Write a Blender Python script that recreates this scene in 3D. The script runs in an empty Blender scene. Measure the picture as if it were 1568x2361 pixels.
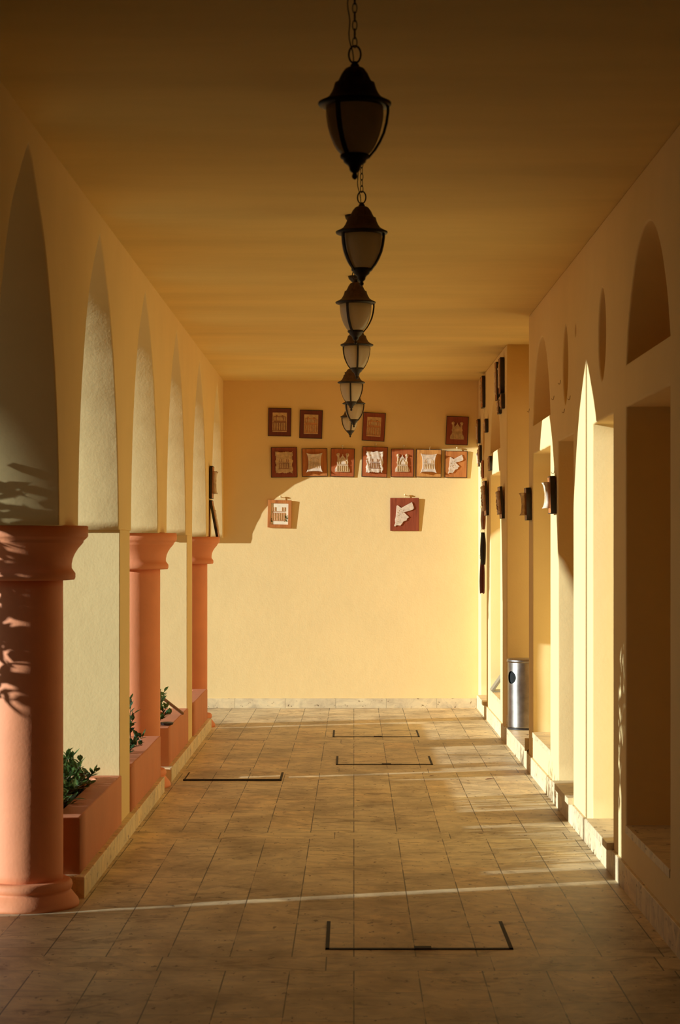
import bpy, bmesh, math, random
from mathutils import Vector, Matrix, noise
R = random.Random(7)
S = bpy.context.scene
COL = S.collection
PI = math.pi
F, CX, CY, H = 4800.0, 802.0, 1263.0, 1.65      # focal length in pixels, vanishing point, eye height
FH = F*H
def Yx(x, X): return F*X/(x-CX)                  # distance of a point of a wall plane seen at column x
def Zy(y, Y): return H-(y-CY)*Y/F
def Xx(x, Y): return (x-CX)*Y/F

# ------------------------------------------------------------ materials
def mat(name):
    m = bpy.data.materials.new(name); m.use_nodes = True
    nt = m.node_tree; b = nt.nodes['Principled BSDF']
    return m, nt, b
def N(nt, t, **kw):
    n = nt.nodes.new(t)
    for k, v in kw.items(): setattr(n, k, v)
    return n
def mathn(nt, op, a, b=None, clamp=False):
    n = N(nt, 'ShaderNodeMath', operation=op); n.use_clamp = clamp
    for i, v in enumerate((a, b)):
        if v is None: continue
        if hasattr(v, 'links') or hasattr(v, 'is_linked'): nt.links.new(v, n.inputs[i])
        else: n.inputs[i].default_value = v
    return n.outputs[0]
def ramp(nt, fac, stops):
    r = N(nt, 'ShaderNodeValToRGB'); nt.links.new(fac, r.inputs[0])
    e = r.color_ramp.elements
    while len(e) < len(stops): e.new(0.5)
    for q, (p, c) in zip(e, stops):
        q.position = p; q.color = (c[0], c[1], c[2], 1)
    return r.outputs[0]
def noise_t(nt, scale, detail=4, vec=None, rough=.55, dist=0):
    n = N(nt, 'ShaderNodeTexNoise'); n.inputs['Scale'].default_value = scale
    n.inputs['Detail'].default_value = detail; n.inputs['Roughness'].default_value = rough
    n.inputs['Distortion'].default_value = dist
    if vec is not None: nt.links.new(vec, n.inputs['Vector'])
    return n.outputs['Fac']
def position(nt, scale=None):
    g = N(nt, 'ShaderNodeNewGeometry')
    if scale is None: return g.outputs['Position']
    mp = N(nt, 'ShaderNodeMapping'); mp.inputs['Scale'].default_value = scale
    nt.links.new(g.outputs['Position'], mp.inputs['Vector']); return mp.outputs[0]
def objco(nt, scale=(1, 1, 1)):
    g = N(nt, 'ShaderNodeTexCoord'); mp = N(nt, 'ShaderNodeMapping'); mp.inputs['Scale'].default_value = scale
    nt.links.new(g.outputs['Object'], mp.inputs['Vector']); return mp.outputs[0]
def mix(nt, fac, a, b, mode='MIX'):
    m = N(nt, 'ShaderNodeMix', data_type='RGBA', blend_type=mode)
    for i, v in ((0, fac), (6, a), (7, b)):
        if isinstance(v, (int, float)): m.inputs[i].default_value = v
        elif isinstance(v, (tuple, list)): m.inputs[i].default_value = (v[0], v[1], v[2], 1)
        else: nt.links.new(v, m.inputs[i])
    return m.outputs[2]
def bump(nt, b, h, strength, dist=.01):
    n = N(nt, 'ShaderNodeBump'); n.inputs['Strength'].default_value = strength; n.inputs['Distance'].default_value = dist
    nt.links.new(h, n.inputs['Height']); nt.links.new(n.outputs[0], b.inputs['Normal'])
def lerp3(a, s): return tuple(v*s for v in a)

def painted(name, c, dark=.9, rough=.85, bs=.25, scale=2.2, stretch=(1, 1, 1), fine=70):
    m, nt, b = mat(name)
    p = position(nt, stretch)
    f = noise_t(nt, scale, 5, p)
    nt.links.new(ramp(nt, f, [(.30, lerp3(c, dark)), (.68, c)]), b.inputs['Base Color'])
    b.inputs['Roughness'].default_value = rough
    h = mathn(nt, 'ADD', mathn(nt, 'MULTIPLY', noise_t(nt, fine, 3, position(nt)), .35), noise_t(nt, 9, 3, position(nt)))
    bump(nt, b, h, bs, .008)
    return m
M = {}
M['plaster'] = painted('cream_plaster', (.83, .60, .26), .95, .85, .24)
M['ceiling'] = painted('ceiling_plaster', (.78, .55, .18), .84, .85, .3, 1.1, (.45, 1.6, 1))
M['terracotta'] = painted('terracotta_paint', (.80, .275, .11), .88, .7, .22, 4)
M['orange_clay'] = painted('orange_planter_paint', (.62, .21, .082), .88, .75, .3, 3, (1, 1, 1))

def wood(name, c, d, axis=(14, 14, 1.2), rough=.45):
    m, nt, b = mat(name)
    v = objco(nt, axis)
    f = noise_t(nt, 3.0, 5, v, .6, 1.2)
    nt.links.new(ramp(nt, f, [(.3, d), (.62, c)]), b.inputs['Base Color'])
    b.inputs['Roughness'].default_value = rough
    return m
M['wood_mahogany'] = wood('mahogany_board', (.30, .060, .022), (.19, .032, .012))
M['wood_plum'] = wood('plum_board', (.15, .025, .014), (.10, .016, .010))
M['wood_orange'] = wood('orange_board', (.56, .20, .045), (.34, .095, .02))
M['wood_honey'] = wood('honey_board', (.66, .30, .07), (.42, .15, .03))
M['wood_red'] = wood('red_board', (.46, .12, .03), (.30, .065, .018))
def plain(name, c, rough=.6, metal=0.0, var=.0, scale=40):
    m, nt, b = mat(name)
    if var:
        f = noise_t(nt, scale, 4, objco(nt))
        nt.links.new(ramp(nt, f, [(.35, lerp3(c, 1-var)), (.65, c)]), b.inputs['Base Color'])
    else: b.inputs['Base Color'].default_value = (*c, 1)
    b.inputs['Roughness'].default_value = rough; b.inputs['Metallic'].default_value = metal
    return m
M['black_edge'] = plain('black_edge', (.022, .014, .010), .45)
M['relief'] = plain('carved_stone', (.78, .60, .42), .8, 0, .28, 28)
M['relief_tan'] = plain('tan_carved_stone', (.66, .43, .20), .8, 0, .3, 30)
M['relief_brown'] = plain('brown_carving', (.34, .15, .07), .85, 0, .35, 60)
M['relief_orange'] = plain('orange_carving', (.60, .26, .09), .85, 0, .3, 60)
M['lamp_metal'] = plain('lamp_black_metal', (.030, .020, .013), .5, .3, .3, 60)
M['lamp_cap'] = plain('lamp_rusty_cap', (.11, .052, .022), .65, .2, .35, 50)
M['steel'] = plain('worn_steel', (.42, .38, .32), .3, 1.0, .25, 14)
M['dark_hole'] = plain('hole_black', (.004, .004, .003), .9)
M['wire'] = plain('rust_wire', (.30, .17, .07), .5, .3)
M['knob'] = plain('cream_knob', (.75, .58, .30), .6)
M['leather'] = plain('brown_leather', (.33, .11, .025), .5, 0, .4, 20)
M['black_cloth'] = plain('black_cloth', (.020, .018, .015), .9, 0, .3, 60)
M['red_cloth'] = plain('dark_red_cloth', (.12, .018, .012), .9, 0, .4, 60)
M['soil'] = plain('soil', (.05, .028, .015), .95, 0, .4, 60)
M['bark'] = plain('bark', (.12, .07, .035), .9, 0, .4, 20)
M['grey_metal'] = plain('grey_metal', (.36, .35, .28), .4, .6)
M['stick'] = plain('weathered_stick', (.26, .13, .06), .8, 0, .3, 30)
M['frame_iron'] = plain('dark_hatch_iron', (.035, .022, .014), .8, .1, .3, 60)
M['dry_leaf'] = plain('dry_leaf', (.16, .04, .02), .8)
M['dry_tan'] = plain('dry_tan_leaf', (.40, .22, .09), .7)
M['ground'] = painted('outdoor_ground', (.54, .44, .30), .8, .9, .2)
M['unseen_dark'] = painted('unseen_dark_render', (.30, .20, .12), .85, .9, .3)  # dark colour for unseen pieces, holds back light in the near bay
def leafmat(name, a, b_):
    m, nt, b = mat(name)
    f = noise_t(nt, 22, 2, objco(nt))
    c = ramp(nt, f, [(.38, a), (.62, b_)])
    nt.links.new(c, b.inputs['Base Color']); b.inputs['Roughness'].default_value = .35
    tr = N(nt, 'ShaderNodeBsdfTranslucent'); nt.links.new(c, tr.inputs[0])
    ms = N(nt, 'ShaderNodeMixShader'); ms.inputs[0].default_value = .3
    nt.links.new(b.outputs[0], ms.inputs[1]); nt.links.new(tr.outputs[0], ms.inputs[2])
    nt.links.new(ms.outputs[0], nt.nodes['Material Output'].inputs[0])
    return m
M['leaf'] = leafmat('glossy_green_leaf', (.035, .075, .018), (.12, .19, .045))
M['leaf_dark'] = leafmat('dark_green_leaf', (.018, .045, .014), (.05, .10, .028))
# frosted lamp glass
m, nt, b = mat('frosted_glass'); M['frosted'] = m
b.inputs['Base Color'].default_value = (.80, .70, .52, 1); b.inputs['Roughness'].default_value = .18
tr = N(nt, 'ShaderNodeBsdfTranslucent'); tr.inputs[0].default_value = (.85, .74, .55, 1)
ms = N(nt, 'ShaderNodeMixShader'); ms.inputs[0].default_value = .5
nt.links.new(b.outputs[0], ms.inputs[1]); nt.links.new(tr.outputs[0], ms.inputs[2]); nt.links.new(ms.outputs[0], nt.nodes['Material Output'].inputs[0])

# travertine: long slabs .2503 wide running down the corridor with cross bands
BANDS = [(8.12, 8.40), (11.80, 12.07), (15.26, 15.56), (17.62, 17.90)]
def travertine(name, floor=True, tile=.42, pale=1.0):
    m, nt, b = mat(name)
    g = N(nt, 'ShaderNodeNewGeometry'); sp = N(nt, 'ShaderNodeSeparateXYZ'); nt.links.new(g.outputs['Position'], sp.inputs[0])
    X, Y, Z = sp.outputs
    if floor:
        Xs = mathn(nt, 'SUBTRACT', X, mathn(nt, 'MULTIPLY', Y, .0029))
        band = None
        for a, c in BANDS:
            t = mathn(nt, 'MULTIPLY', mathn(nt, 'GREATER_THAN', Y, a), mathn(nt, 'LESS_THAN', Y, c))
            band = t if band is None else mathn(nt, 'ADD', band, t)
        u = mathn(nt, 'DIVIDE', Xs, .2503)
        ub = mathn(nt, 'DIVIDE', mathn(nt, 'ADD', Xs, .11), .66)
        inv = mathn(nt, 'SUBTRACT', 1.0, band)
        uu = mathn(nt, 'ADD', mathn(nt, 'MULTIPLY', u, inv), mathn(nt, 'MULTIPLY', mathn(nt, 'ADD', ub, 100.0), band))
        ci = mathn(nt, 'FLOOR', uu); cf = mathn(nt, 'FRACT', uu)
        wn = N(nt, 'ShaderNodeTexWhiteNoise', noise_dimensions='1D'); nt.links.new(ci, wn.inputs['W'])
        v = mathn(nt, 'ADD', mathn(nt, 'DIVIDE', Y, .82), wn.outputs['Value'])
        v = mathn(nt, 'MULTIPLY', v, inv)
        ri = mathn(nt, 'FLOOR', v); rf = mathn(nt, 'FRACT', v)
        # joint distance in metres
        wcol = mathn(nt, 'ADD', mathn(nt, 'MULTIPLY', inv, .2503), mathn(nt, 'MULTIPLY', band, .66))
        du = mathn(nt, 'MULTIPLY', mathn(nt, 'MINIMUM', cf, mathn(nt, 'SUBTRACT', 1.0, cf)), wcol)
        dv = mathn(nt, 'MULTIPLY', mathn(nt, 'MINIMUM', rf, mathn(nt, 'SUBTRACT', 1.0, rf)), .82)
        dv = mathn(nt, 'ADD', dv, band)
        dbl = []
        for a, c in BANDS:
            dbl += [mathn(nt, 'ABSOLUTE', mathn(nt, 'SUBTRACT', Y, a)), mathn(nt, 'ABSOLUTE', mathn(nt, 'SUBTRACT', Y, c))]
        db = dbl[0]
        for q in dbl[1:]: db = mathn(nt, 'MINIMUM', db, q)
        wob = mathn(nt, 'MULTIPLY', mathn(nt, 'SUBTRACT', noise_t(nt, 3.3, 4, position(nt)), .40), .034)
        wob = mathn(nt, 'MINIMUM', mathn(nt, 'MAXIMUM', wob, .0008), .0027)
        j1 = mathn(nt, 'LESS_THAN', du, wob)
        j2 = mathn(nt, 'MULTIPLY', mathn(nt, 'LESS_THAN', mathn(nt, 'MINIMUM', dv, db), mathn(nt, 'MULTIPLY', wob, 1.8)), .5)
        joint = mathn(nt, 'MAXIMUM', j1, j2)
        idv = N(nt, 'ShaderNodeCombineXYZ'); nt.links.new(ci, idv.inputs[0]); nt.links.new(ri, idv.inputs[1]); nt.links.new(band, idv.inputs[2])
    else:
        L = mathn(nt, 'DIVIDE', mathn(nt, 'ADD', X, Y), tile)
        ci = mathn(nt, 'FLOOR', L); cf = mathn(nt, 'FRACT', L)
        du = mathn(nt, 'MULTIPLY', mathn(nt, 'MINIMUM', cf, mathn(nt, 'SUBTRACT', 1.0, cf)), tile)
        joint = mathn(nt, 'MULTIPLY', mathn(nt, 'LESS_THAN', du, .003), .45)
        idv = N(nt, 'ShaderNodeCombineXYZ'); nt.links.new(ci, idv.inputs[0])
    w2 = N(nt, 'ShaderNodeTexWhiteNoise', noise_dimensions='3D'); nt.links.new(idv.outputs[0], w2.inputs['Vector'])
    off = N(nt, 'ShaderNodeVectorMath', operation='SCALE'); nt.links.new(w2.outputs['Color'], off.inputs[0]); off.inputs['Scale'].default_value = 30
    ad = N(nt, 'ShaderNodeVectorMath', operation='ADD'); nt.links.new(g.outputs['Position'], ad.inputs[0]); nt.links.new(off.outputs[0], ad.inputs[1])
    rt = N(nt, 'ShaderNodeVectorRotate', rotation_type='Z_AXIS'); nt.links.new(ad.outputs[0], rt.inputs['Vector'])
    nt.links.new(mathn(nt, 'MULTIPLY', mathn(nt, 'SUBTRACT', w2.outputs['Value'], .5), 2.6), rt.inputs['Angle'])
    mp = N(nt, 'ShaderNodeMapping'); mp.inputs['Scale'].default_value = (1.7, 3.4, 3)
    nt.links.new(rt.outputs[0], mp.inputs['Vector'])
    veins = noise_t(nt, 3.0, 7, mp.outputs[0], .62, .8)
    k = pale
    base = ramp(nt, veins, [(.25, (.40*k, .30*k, .18*k)), (.42, (.62*k, .49*k, .29*k)), (.60, (.76*k, .61*k, .35*k)), (.80, (.88*k, .66*k, .34*k))])
    hue = ramp(nt, w2.outputs['Value'], [(0, (.90, .88, .86)), (.5, (1, 1, 1)), (1, (1.08, 1.0, .88))])
    base = mix(nt, 1.0, base, hue, 'MULTIPLY')
    # dirt stains and pits
    st = ramp(nt, noise_t(nt, 2.3, 6, position(nt, (1, .7, 1)), .65), [(.44, (1, 1, 1)), (.68, (.50, .45, .41))])
    if floor: base = mix(nt, 1.0, base, st, 'MULTIPLY')
    streak = ramp(nt, noise_t(nt, 3.2, 8, position(nt, (1.0, 1.7, 1)), .70, 1.0), [(.37, (.48, .40, .34)), (.44, (1, 1, 1))])
    if floor: base = mix(nt, .75, base, streak, 'MULTIPLY')
    pits = ramp(nt, noise_t(nt, 24, 4, position(nt, (1, .55, 1)), .65), [(.33, (.22, .15, .10)), (.38, (1, 1, 1))])
    base = mix(nt, .9, base, pits, 'MULTIPLY')
    base = mix(nt, mathn(nt, 'MULTIPLY', joint, .92), base, (.045, .026, .014))
    nt.links.new(base, b.inputs['Base Color'])
    b.inputs['Roughness'].default_value = .5
    hh = mathn(nt, 'SUBTRACT', mathn(nt, 'MULTIPLY', noise_t(nt, 6, 4, position(nt)), .5), mathn(nt, 'MULTIPLY', joint, .5))
    bump(nt, b, hh, .35, .006)
    return m
M['floor'] = travertine('travertine_floor')
M['kerb'] = travertine('travertine_kerb', False, .42, 1.05)
M['kerb_end'] = travertine('travertine_baseboard', False, .52, 1.0)
M['sill'] = travertine('travertine_sill', False, .9, .95)

# ------------------------------------------------------------ mesh helpers
def link(name, bm_or_mesh, m, parent=None, smooth=False):
    if isinstance(bm_or_mesh, bmesh.types.BMesh):
        me = bpy.data.meshes.new(name); bm_or_mesh.to_mesh(me); bm_or_mesh.free()
    else: me = bm_or_mesh
    if m is not None: me.materials.clear(); me.materials.append(M[m] if isinstance(m, str) else m)
    if smooth:
        for p in me.polygons: p.use_smooth = True
    o = bpy.data.objects.new(name, me); COL.objects.link(o)
    if parent is not None: o.parent = parent
    return o
def thing(name, label, cat, loc=(0, 0, 0), rot=(0, 0, 0), group=None):
    o = bpy.data.objects.new(name, None); COL.objects.link(o); o.empty_display_size = .1
    o.location = loc; o.rotation_euler = rot; o['label'] = label; o['category'] = cat
    if group: o['group'] = group
    return o
def tag(o, label, cat, group=None):
    o['label'] = label; o['category'] = cat
    if group: o['group'] = group
    return o
def struct(name, bm, m, smooth=False):
    o = link(name, bm, m, smooth=smooth); o['kind'] = 'structure'; return o
def box(bm, a, b, bev=0, mtx=None):
    r = bmesh.ops.create_cube(bm, size=1)
    vs = r['verts']
    for v in vs: v.co = Vector([(a[i]+b[i])/2+v.co[i]*(b[i]-a[i]) for i in range(3)])
    if mtx is not None:
        for v in vs: v.co = mtx @ v.co
    if bev:
        es = list({e for v in vs for e in v.link_edges})
        bmesh.ops.bevel(bm, geom=es, offset=bev, segments=2, profile=.6, affect='EDGES')
def newbox(a, b, bev=0):
    bm = bmesh.new(); box(bm, a, b, bev); return bm
def lathe(bm, prof, seg=40, wob=None, c=(0, 0, 0)):
    rings = []
    for r, z in prof:
        ring = []
        for i in range(seg):
            a = 2*PI*i/seg; rr = r*(1+(wob(a, z) if wob else 0))
            ring.append(bm.verts.new((c[0]+rr*math.cos(a), c[1]+rr*math.sin(a), c[2]+z)))
        rings.append(ring)
    for p, q in zip(rings, rings[1:]):
        for i in range(seg): bm.faces.new((p[i], p[(i+1) % seg], q[(i+1) % seg], q[i]))
    bm.faces.new(rings[0][::-1]); bm.faces.new(rings[-1])
    return rings
def tube(bm, pts, r, seg=8, closed=False):
    pts = [Vector(p) for p in pts]; n = len(pts); rings = []
    prev = None
    for i, p in enumerate(pts):
        if closed: t = pts[(i+1) % n]-pts[i-1]
        else: t = pts[min(i+1, n-1)]-pts[max(i-1, 0)]
        t.normalize()
        if prev is None:
            u = t.orthogonal().normalized()
        else:
            u = (prev-t*prev.dot(t)).normalized()
        prev = u; w = t.cross(u)
        rr = r[i] if isinstance(r, (list, tuple)) else r
        rings.append([bm.verts.new(p+u*math.cos(2*PI*k/seg)*rr+w*math.sin(2*PI*k/seg)*rr) for k in range(seg)])
    m = n if closed else n-1
    for i in range(m):
        a, b = rings[i], rings[(i+1) % n]
        for k in range(seg): bm.faces.new((a[k], a[(k+1) % seg], b[(k+1) % seg], b[k]))
    if not closed:
        bm.faces.new(rings[0][::-1]); bm.faces.new(rings[-1])
def densify(pts, step, jit=0.0, lock=None):
    out = []; n = len(pts)
    for i in range(n):
        a, b = Vector(pts[i]), Vector(pts[(i+1) % n]); L = (b-a).length
        k = max(1, int(L/step)); nrm = Vector((-(b-a).y, (b-a).x)).normalized() if L else Vector((0, 0))
        for j in range(k):
            p = a.lerp(b, j/k)
            if jit and j > 0 and not (lock and lock(a, b)): p = p+nrm*R.uniform(-jit, jit)
            out.append((p.x, p.y))
    return out
def plate(loops, depth, bev=.0, res=2):
    """solid plate from 2-D loops (first outer, rest holes) in local XY, centred on z=0"""
    cu = bpy.data.curves.new('tmp', 'CURVE'); cu.dimensions = '2D'; cu.fill_mode = 'BOTH'
    cu.extrude = depth/2-bev; cu.bevel_depth = bev; cu.bevel_resolution = res; cu.offset = -bev
    for lp in loops:
        sp = cu.splines.new('POLY'); sp.points.add(len(lp)-1); sp.use_cyclic_u = True
        for q, (x, y) in zip(sp.points, lp): q.co = (x, y, 0, 1)
    ob = bpy.data.objects.new('tmp', cu); COL.objects.link(ob)
    bpy.context.view_layer.update()
    dg = bpy.context.evaluated_depsgraph_get()
    me = bpy.data.meshes.new_from_object(ob.evaluated_get(dg))
    bpy.data.objects.remove(ob); bpy.data.curves.remove(cu)
    return me
def wall_plate(name, loops, X0, X1, m, bev=.01):
    """plate with loops in (Y, Z), standing between X0 and X1"""
    me = plate(loops, X1-X0, bev)
    c = (X0+X1)/2
    # local x->Y, local y->Z, local z->X
    me.transform(Matrix(((0, 0, 1, c), (1, 0, 0, 0), (0, 1, 0, 0), (0, 0, 0, 1))))
    return link(name, me, m)

# ------------------------------------------------------------ camera
cam = bpy.data.cameras.new('camera'); co = bpy.data.objects.new('camera', cam); COL.objects.link(co)
co.location = (0, 0, H); co.rotation_euler = (PI/2, 0, 0)
cam.sensor_fit = 'HORIZONTAL'; cam.sensor_width = 36; cam.lens = F/1568*36
cam.shift_x = -(CX-784)/1568; cam.shift_y = (CY-1180.5)/1568
cam.clip_start = .05; cam.clip_end = 300
cam.dof.use_dof = True; cam.dof.focus_distance = 18; cam.dof.aperture_fstop = 15
S.camera = co

# ------------------------------------------------------------ setting
CEIL = H+1.7215; SPR = 1.75
XL, XLO, XR = -1.282, -1.66, 1.345
YE = 21.46
FR = 6.1
struct('floor', newbox((-1.95, FR, -.2), (2.4, YE, 0)), 'floor')
struct('ceiling', newbox((-1.9, FR, CEIL), (2.7, YE+.3, CEIL+.25)), 'ceiling')
struct('floor_front', newbox((-1.95, -4, -.2), (2.4, FR, 0)), 'unseen_dark')  # unseen floor, coloured dark to cut light bounced into the near bay
struct('ceiling_front', newbox((-1.9, -4, CEIL), (2.7, FR, CEIL+.25)), 'unseen_dark')  # unseen ceiling, dark for the same dimming
struct('wall_right_front', newbox((XR, -4, -.1), (2.6, 6.5, CEIL)), 'unseen_dark')  # unseen stretch of wall, darkened instead of plaster to dim the near bay
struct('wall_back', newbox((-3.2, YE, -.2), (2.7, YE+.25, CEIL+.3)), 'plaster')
struct('wall_front', newbox((-1.95, -4.25, -.2), (2.7, -4, CEIL+.3)), 'unseen_dark')  # unseen end behind the camera, darkened to cut bounced light
# arcade
prof = [(0, 1.63), (.09, 1.575), (.18, 1.51), (.27, 1.44), (.37, 1.36), (.45, 1.285), (.53, 1.18), (.585, 1.10), (.66, .965), (.745, .79),
        (.80, .63), (.84, .48), (.865, .32), (.88, .20), (.885, .10)]
arches = [8.372+2.414*i for i in range(6)]
low = []
for c in arches:
    e = .045 if c > 20 else 0
    left = [(c-w, H+z) for w, z in prof[::-1]]; right = [(c+w*(1+e), H+z) for w, z in prof[1:]]
    low += left+right
Y0 = arches[0]-.885-.3
def jl(pts, j):
    out = []
    for i, p in enumerate(pts):
        out.append(p)
        if i+1 < len(pts):
            q = pts[i+1]; d = math.hypot(q[0]-p[0], q[1]-p[1]); n = max(1, int(d/.05))
            for t in range(1, n):
                f = t/n; out.append((p[0]+(q[0]-p[0])*f+R.uniform(-j, j), p[1]+(q[1]-p[1])*f+R.uniform(-j, j)))
    return out
outer = [(Y0, SPR)]+jl(low, .0025)+[(YE, SPR), (YE, CEIL+.01), (Y0, CEIL+.01)]
o = wall_plate('wall_left', [outer], XLO, XL, 'plaster', .008); o['kind'] = 'structure'
struct('wall_left_blocker', newbox((XLO, -4, -.1), (XL, Y0-.35, CEIL)), 'unseen_dark')  # unseen solid wall added in place of open arches, keeps near bay dark
struct('wall_left_pier', newbox((XLO, Y0-.35, -.1), (XL, Y0, CEIL)), 'plaster')

# right wall with its openings
def rect(y0, y1, z0, z1): return [(y0, z0), (y1, z0), (y1, z1), (y0, z1)]
def blind_arch(y0, y1, z0, z1):
    c, w, h = (y0+y1)/2, (y1-y0)/2, z1-z0; pts = [(y0, z0), (y1, z0)]
    for i in range(1, 24):
        t = i/24; yy = w*(1-t*2); a = abs(yy)/w
        pts.append((c+yy, z0+h*(1-a**2.1)**.78 if a < 1 else z0))
    return pts
def almond(c, z, w, h):
    pts = []
    for i in range(28):
        a = 2*PI*i/28; s = math.sin(a); cc = math.cos(a)
        pts.append((c+w*math.copysign(abs(cc)**1.25, cc), z+h*math.copysign(abs(s)**.95, s)))
    return pts
zt, zs, za, zp = H+.680, .305, H+.887, H+1.465
WT = .30
seg1 = densify(rect(6.5, 15.47, -.1, CEIL), .5)
holes = [densify(rect(8.687, 10.07, zs, zt), .12, .002), blind_arch(8.687, 10.07, za, zp),
         densify(rect(10.546, 11.465, .157, zt), .12, .002), densify(rect(12.41, 13.33, .157, zt), .12, .002),
         densify(rect(13.82, 15.15, zs, zt), .12, .002), blind_arch(13.82, 15.15, za, zp),
         almond(11.015, H+1.131, .170, .248), almond(12.87, H+1.131, .165, .248),
         [(12.30+.035*math.cos(2*PI*i/14), H+1.286+.038*math.sin(2*PI*i/14)) for i in range(14)]]
o = wall_plate('wall_right', [seg1]+holes, XR, XR+WT, 'plaster', .010); o['kind'] = 'structure'
seg2 = densify(rect(17.62, YE, -.1, CEIL), .5)
holes = [densify(rect(18.37, 19.69, zs, zt), .12, .002), blind_arch(18.37, 19.69, za, zp),
         densify(rect(20.17, 21.09, .157, zt), .12, .002), almond(20.63, H+1.131, .165, .248)]
o = wall_plate('wall_right_far', [seg2]+holes, XR, XR+WT, 'plaster', .010); o['kind'] = 'structure'
bm = bmesh.new()
box(bm, (XR+WT-.005, 6.5, -.1), (2.6, 15.462, CEIL)); box(bm, (XR+WT-.005, 17.628, -.1), (2.6, YE, CEIL)); box(bm, (2.35, 15.4, -.1), (2.6, 17.7, CEIL))
struct('wall_right_back', bm, 'plaster')
struct('trim_platform', newbox((XR-.014, 15.47, -.02), (2.36, 17.62, .14), .004), 'sill')
# kerbs (baseboards)
bm = bmesh.new()
box(bm, (XR-.016, 6.5, -.02), (XR+.02, 15.47, .125), .004); box(bm, (XR-.016, 17.60, -.02), (XR+.02, YE, .125), .004)
struct('baseboard_right', bm, 'kerb')
bm = bmesh.new()
box(bm, (XL-.2, 9.80, -.02), (-1.24, 14.09, .10), .004); box(bm, (XL-.2, 14.66, -.02), (-1.24, 18.94, .10), .004)
struct('baseboard_left', bm, 'kerb')
struct('baseboard_back', newbox((-2.3, YE-.016, -.01), (XR-.017, YE+.02, .098), .004), 'kerb_end')
bm = bmesh.new()
box(bm, (XR-.004, 17.600, .14), (2.3, 17.625, .235), .003); box(bm, (XR-.03, 15.468, .14), (2.3, 15.492, .235), .003)
struct('baseboard_alcove', bm, 'kerb_end')
# door thresholds and window sills
for i, (a, b_) in enumerate(((10.546, 11.465), (12.41, 13.33), (20.17, 21.09))):
    struct('trim_%d' % (i+1), newbox((XR-.038, a-.03, .122), (XR+WT, b_+.0, .160), .004), 'sill')
for i, (a, b_) in enumerate(((8.687, 10.07), (13.82, 15.15), (18.37, 19.69))):
    struct('trim_%d' % (i+4), newbox((XR-.004, a+.002, zs-.035), (XR+WT, b_-.002, zs+.004), .003), 'sill')

# outdoors (never in frame, lights the arcade; wall and house are added to shade it)
struct('ground', newbox((-60, -40, -.3), (-1.95, 60, -.03)), 'ground')
o = link('added_wall', newbox((-6.7, -6, -.03), (-6.5, 7.66, 2.15)), 'unseen_dark')
tag(o, 'added low plain wall outside the near arches, shading them', 'wall')
bm = bmesh.new(); box(bm, (-26, -30, -.03), (-20, 1.39, 7.6)); box(bm, (-26.2, -30.3, 7.6), (-19.7, 1.44, 7.8))
o = link('added_house', bm, 'unseen_dark'); tag(o, 'added flat-roofed house far outside the arcade, shading the near arch', 'building')

# ------------------------------------------------------------ columns and piers
cap_prof = [(.246, 0), (.248, .012), (.244, .028), (.226, .050), (.214, .066), (.206, .074), (.214, .080), (.218, .096), (.214, .112), (.204, .121), (.176, .123)]
shaft = [(.1745, .10), (.175, .16), (.1755, .4), (.175, .9), (.1735, 1.3), (.173, 1.52)]
top = [(.19, 1.500), (.226, 1.503), (.231, 1.513), (.231, 1.532), (.222, 1.545), (.2145, 1.556), (.214, 1.575), (.219, 1.60), (.228, 1.622), (.243, 1.646),
       (.262, 1.668), (.268, 1.676), (.268, 1.682), (.284, 1.696), (.289, 1.704), (.289, 1.748), (.283, 1.7515)]
def column(x, y, label, seed):
    t = thing('column', label, 'column', (x, y, 0), group='terracotta columns of the arcade')
    def wob(a, z): return .006*noise.noise(Vector((math.cos(a)*2+seed, math.sin(a)*2, z*2.2)))
    for nm, pr in (('base', cap_prof), ('shaft', shaft), ('capital', top)):
        bm = bmesh.new()
        if nm == 'shaft': pr = [(.1742, .10+(1.42)*i/24) for i in range(25)]
        lathe(bm, pr, 72, wob)
        o = link(nm, bm, 'terracotta', t)
        for p in o.data.polygons:
            p.use_smooth = abs(p.normal.z) < .995
    return t
column(-1.490, 9.615, 'nearest terracotta column, largest in the photo, sunlit low on its left side', 1)
column(-1.473, 14.405, 'second terracotta column, standing between the second and third planter boxes', 5)
column(-1.473, 19.235, 'farthest and smallest terracotta column, behind the last planter box near the end wall', 9)
def pier(y, label):
    bm = bmesh.new(); box(bm, (XLO+.01, y-.26, 0), (XL+.002, y+.26, SPR+.002), .006)
    o = link('pier', bm, 'plaster'); tag(o, label, 'pillar', 'square cream piers of the arcade')
pier(11.96, 'square cream pier behind the nearest column and beside the first planter box')
pier(16.86, 'far square cream pier beside the plank end, behind the second column')

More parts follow.
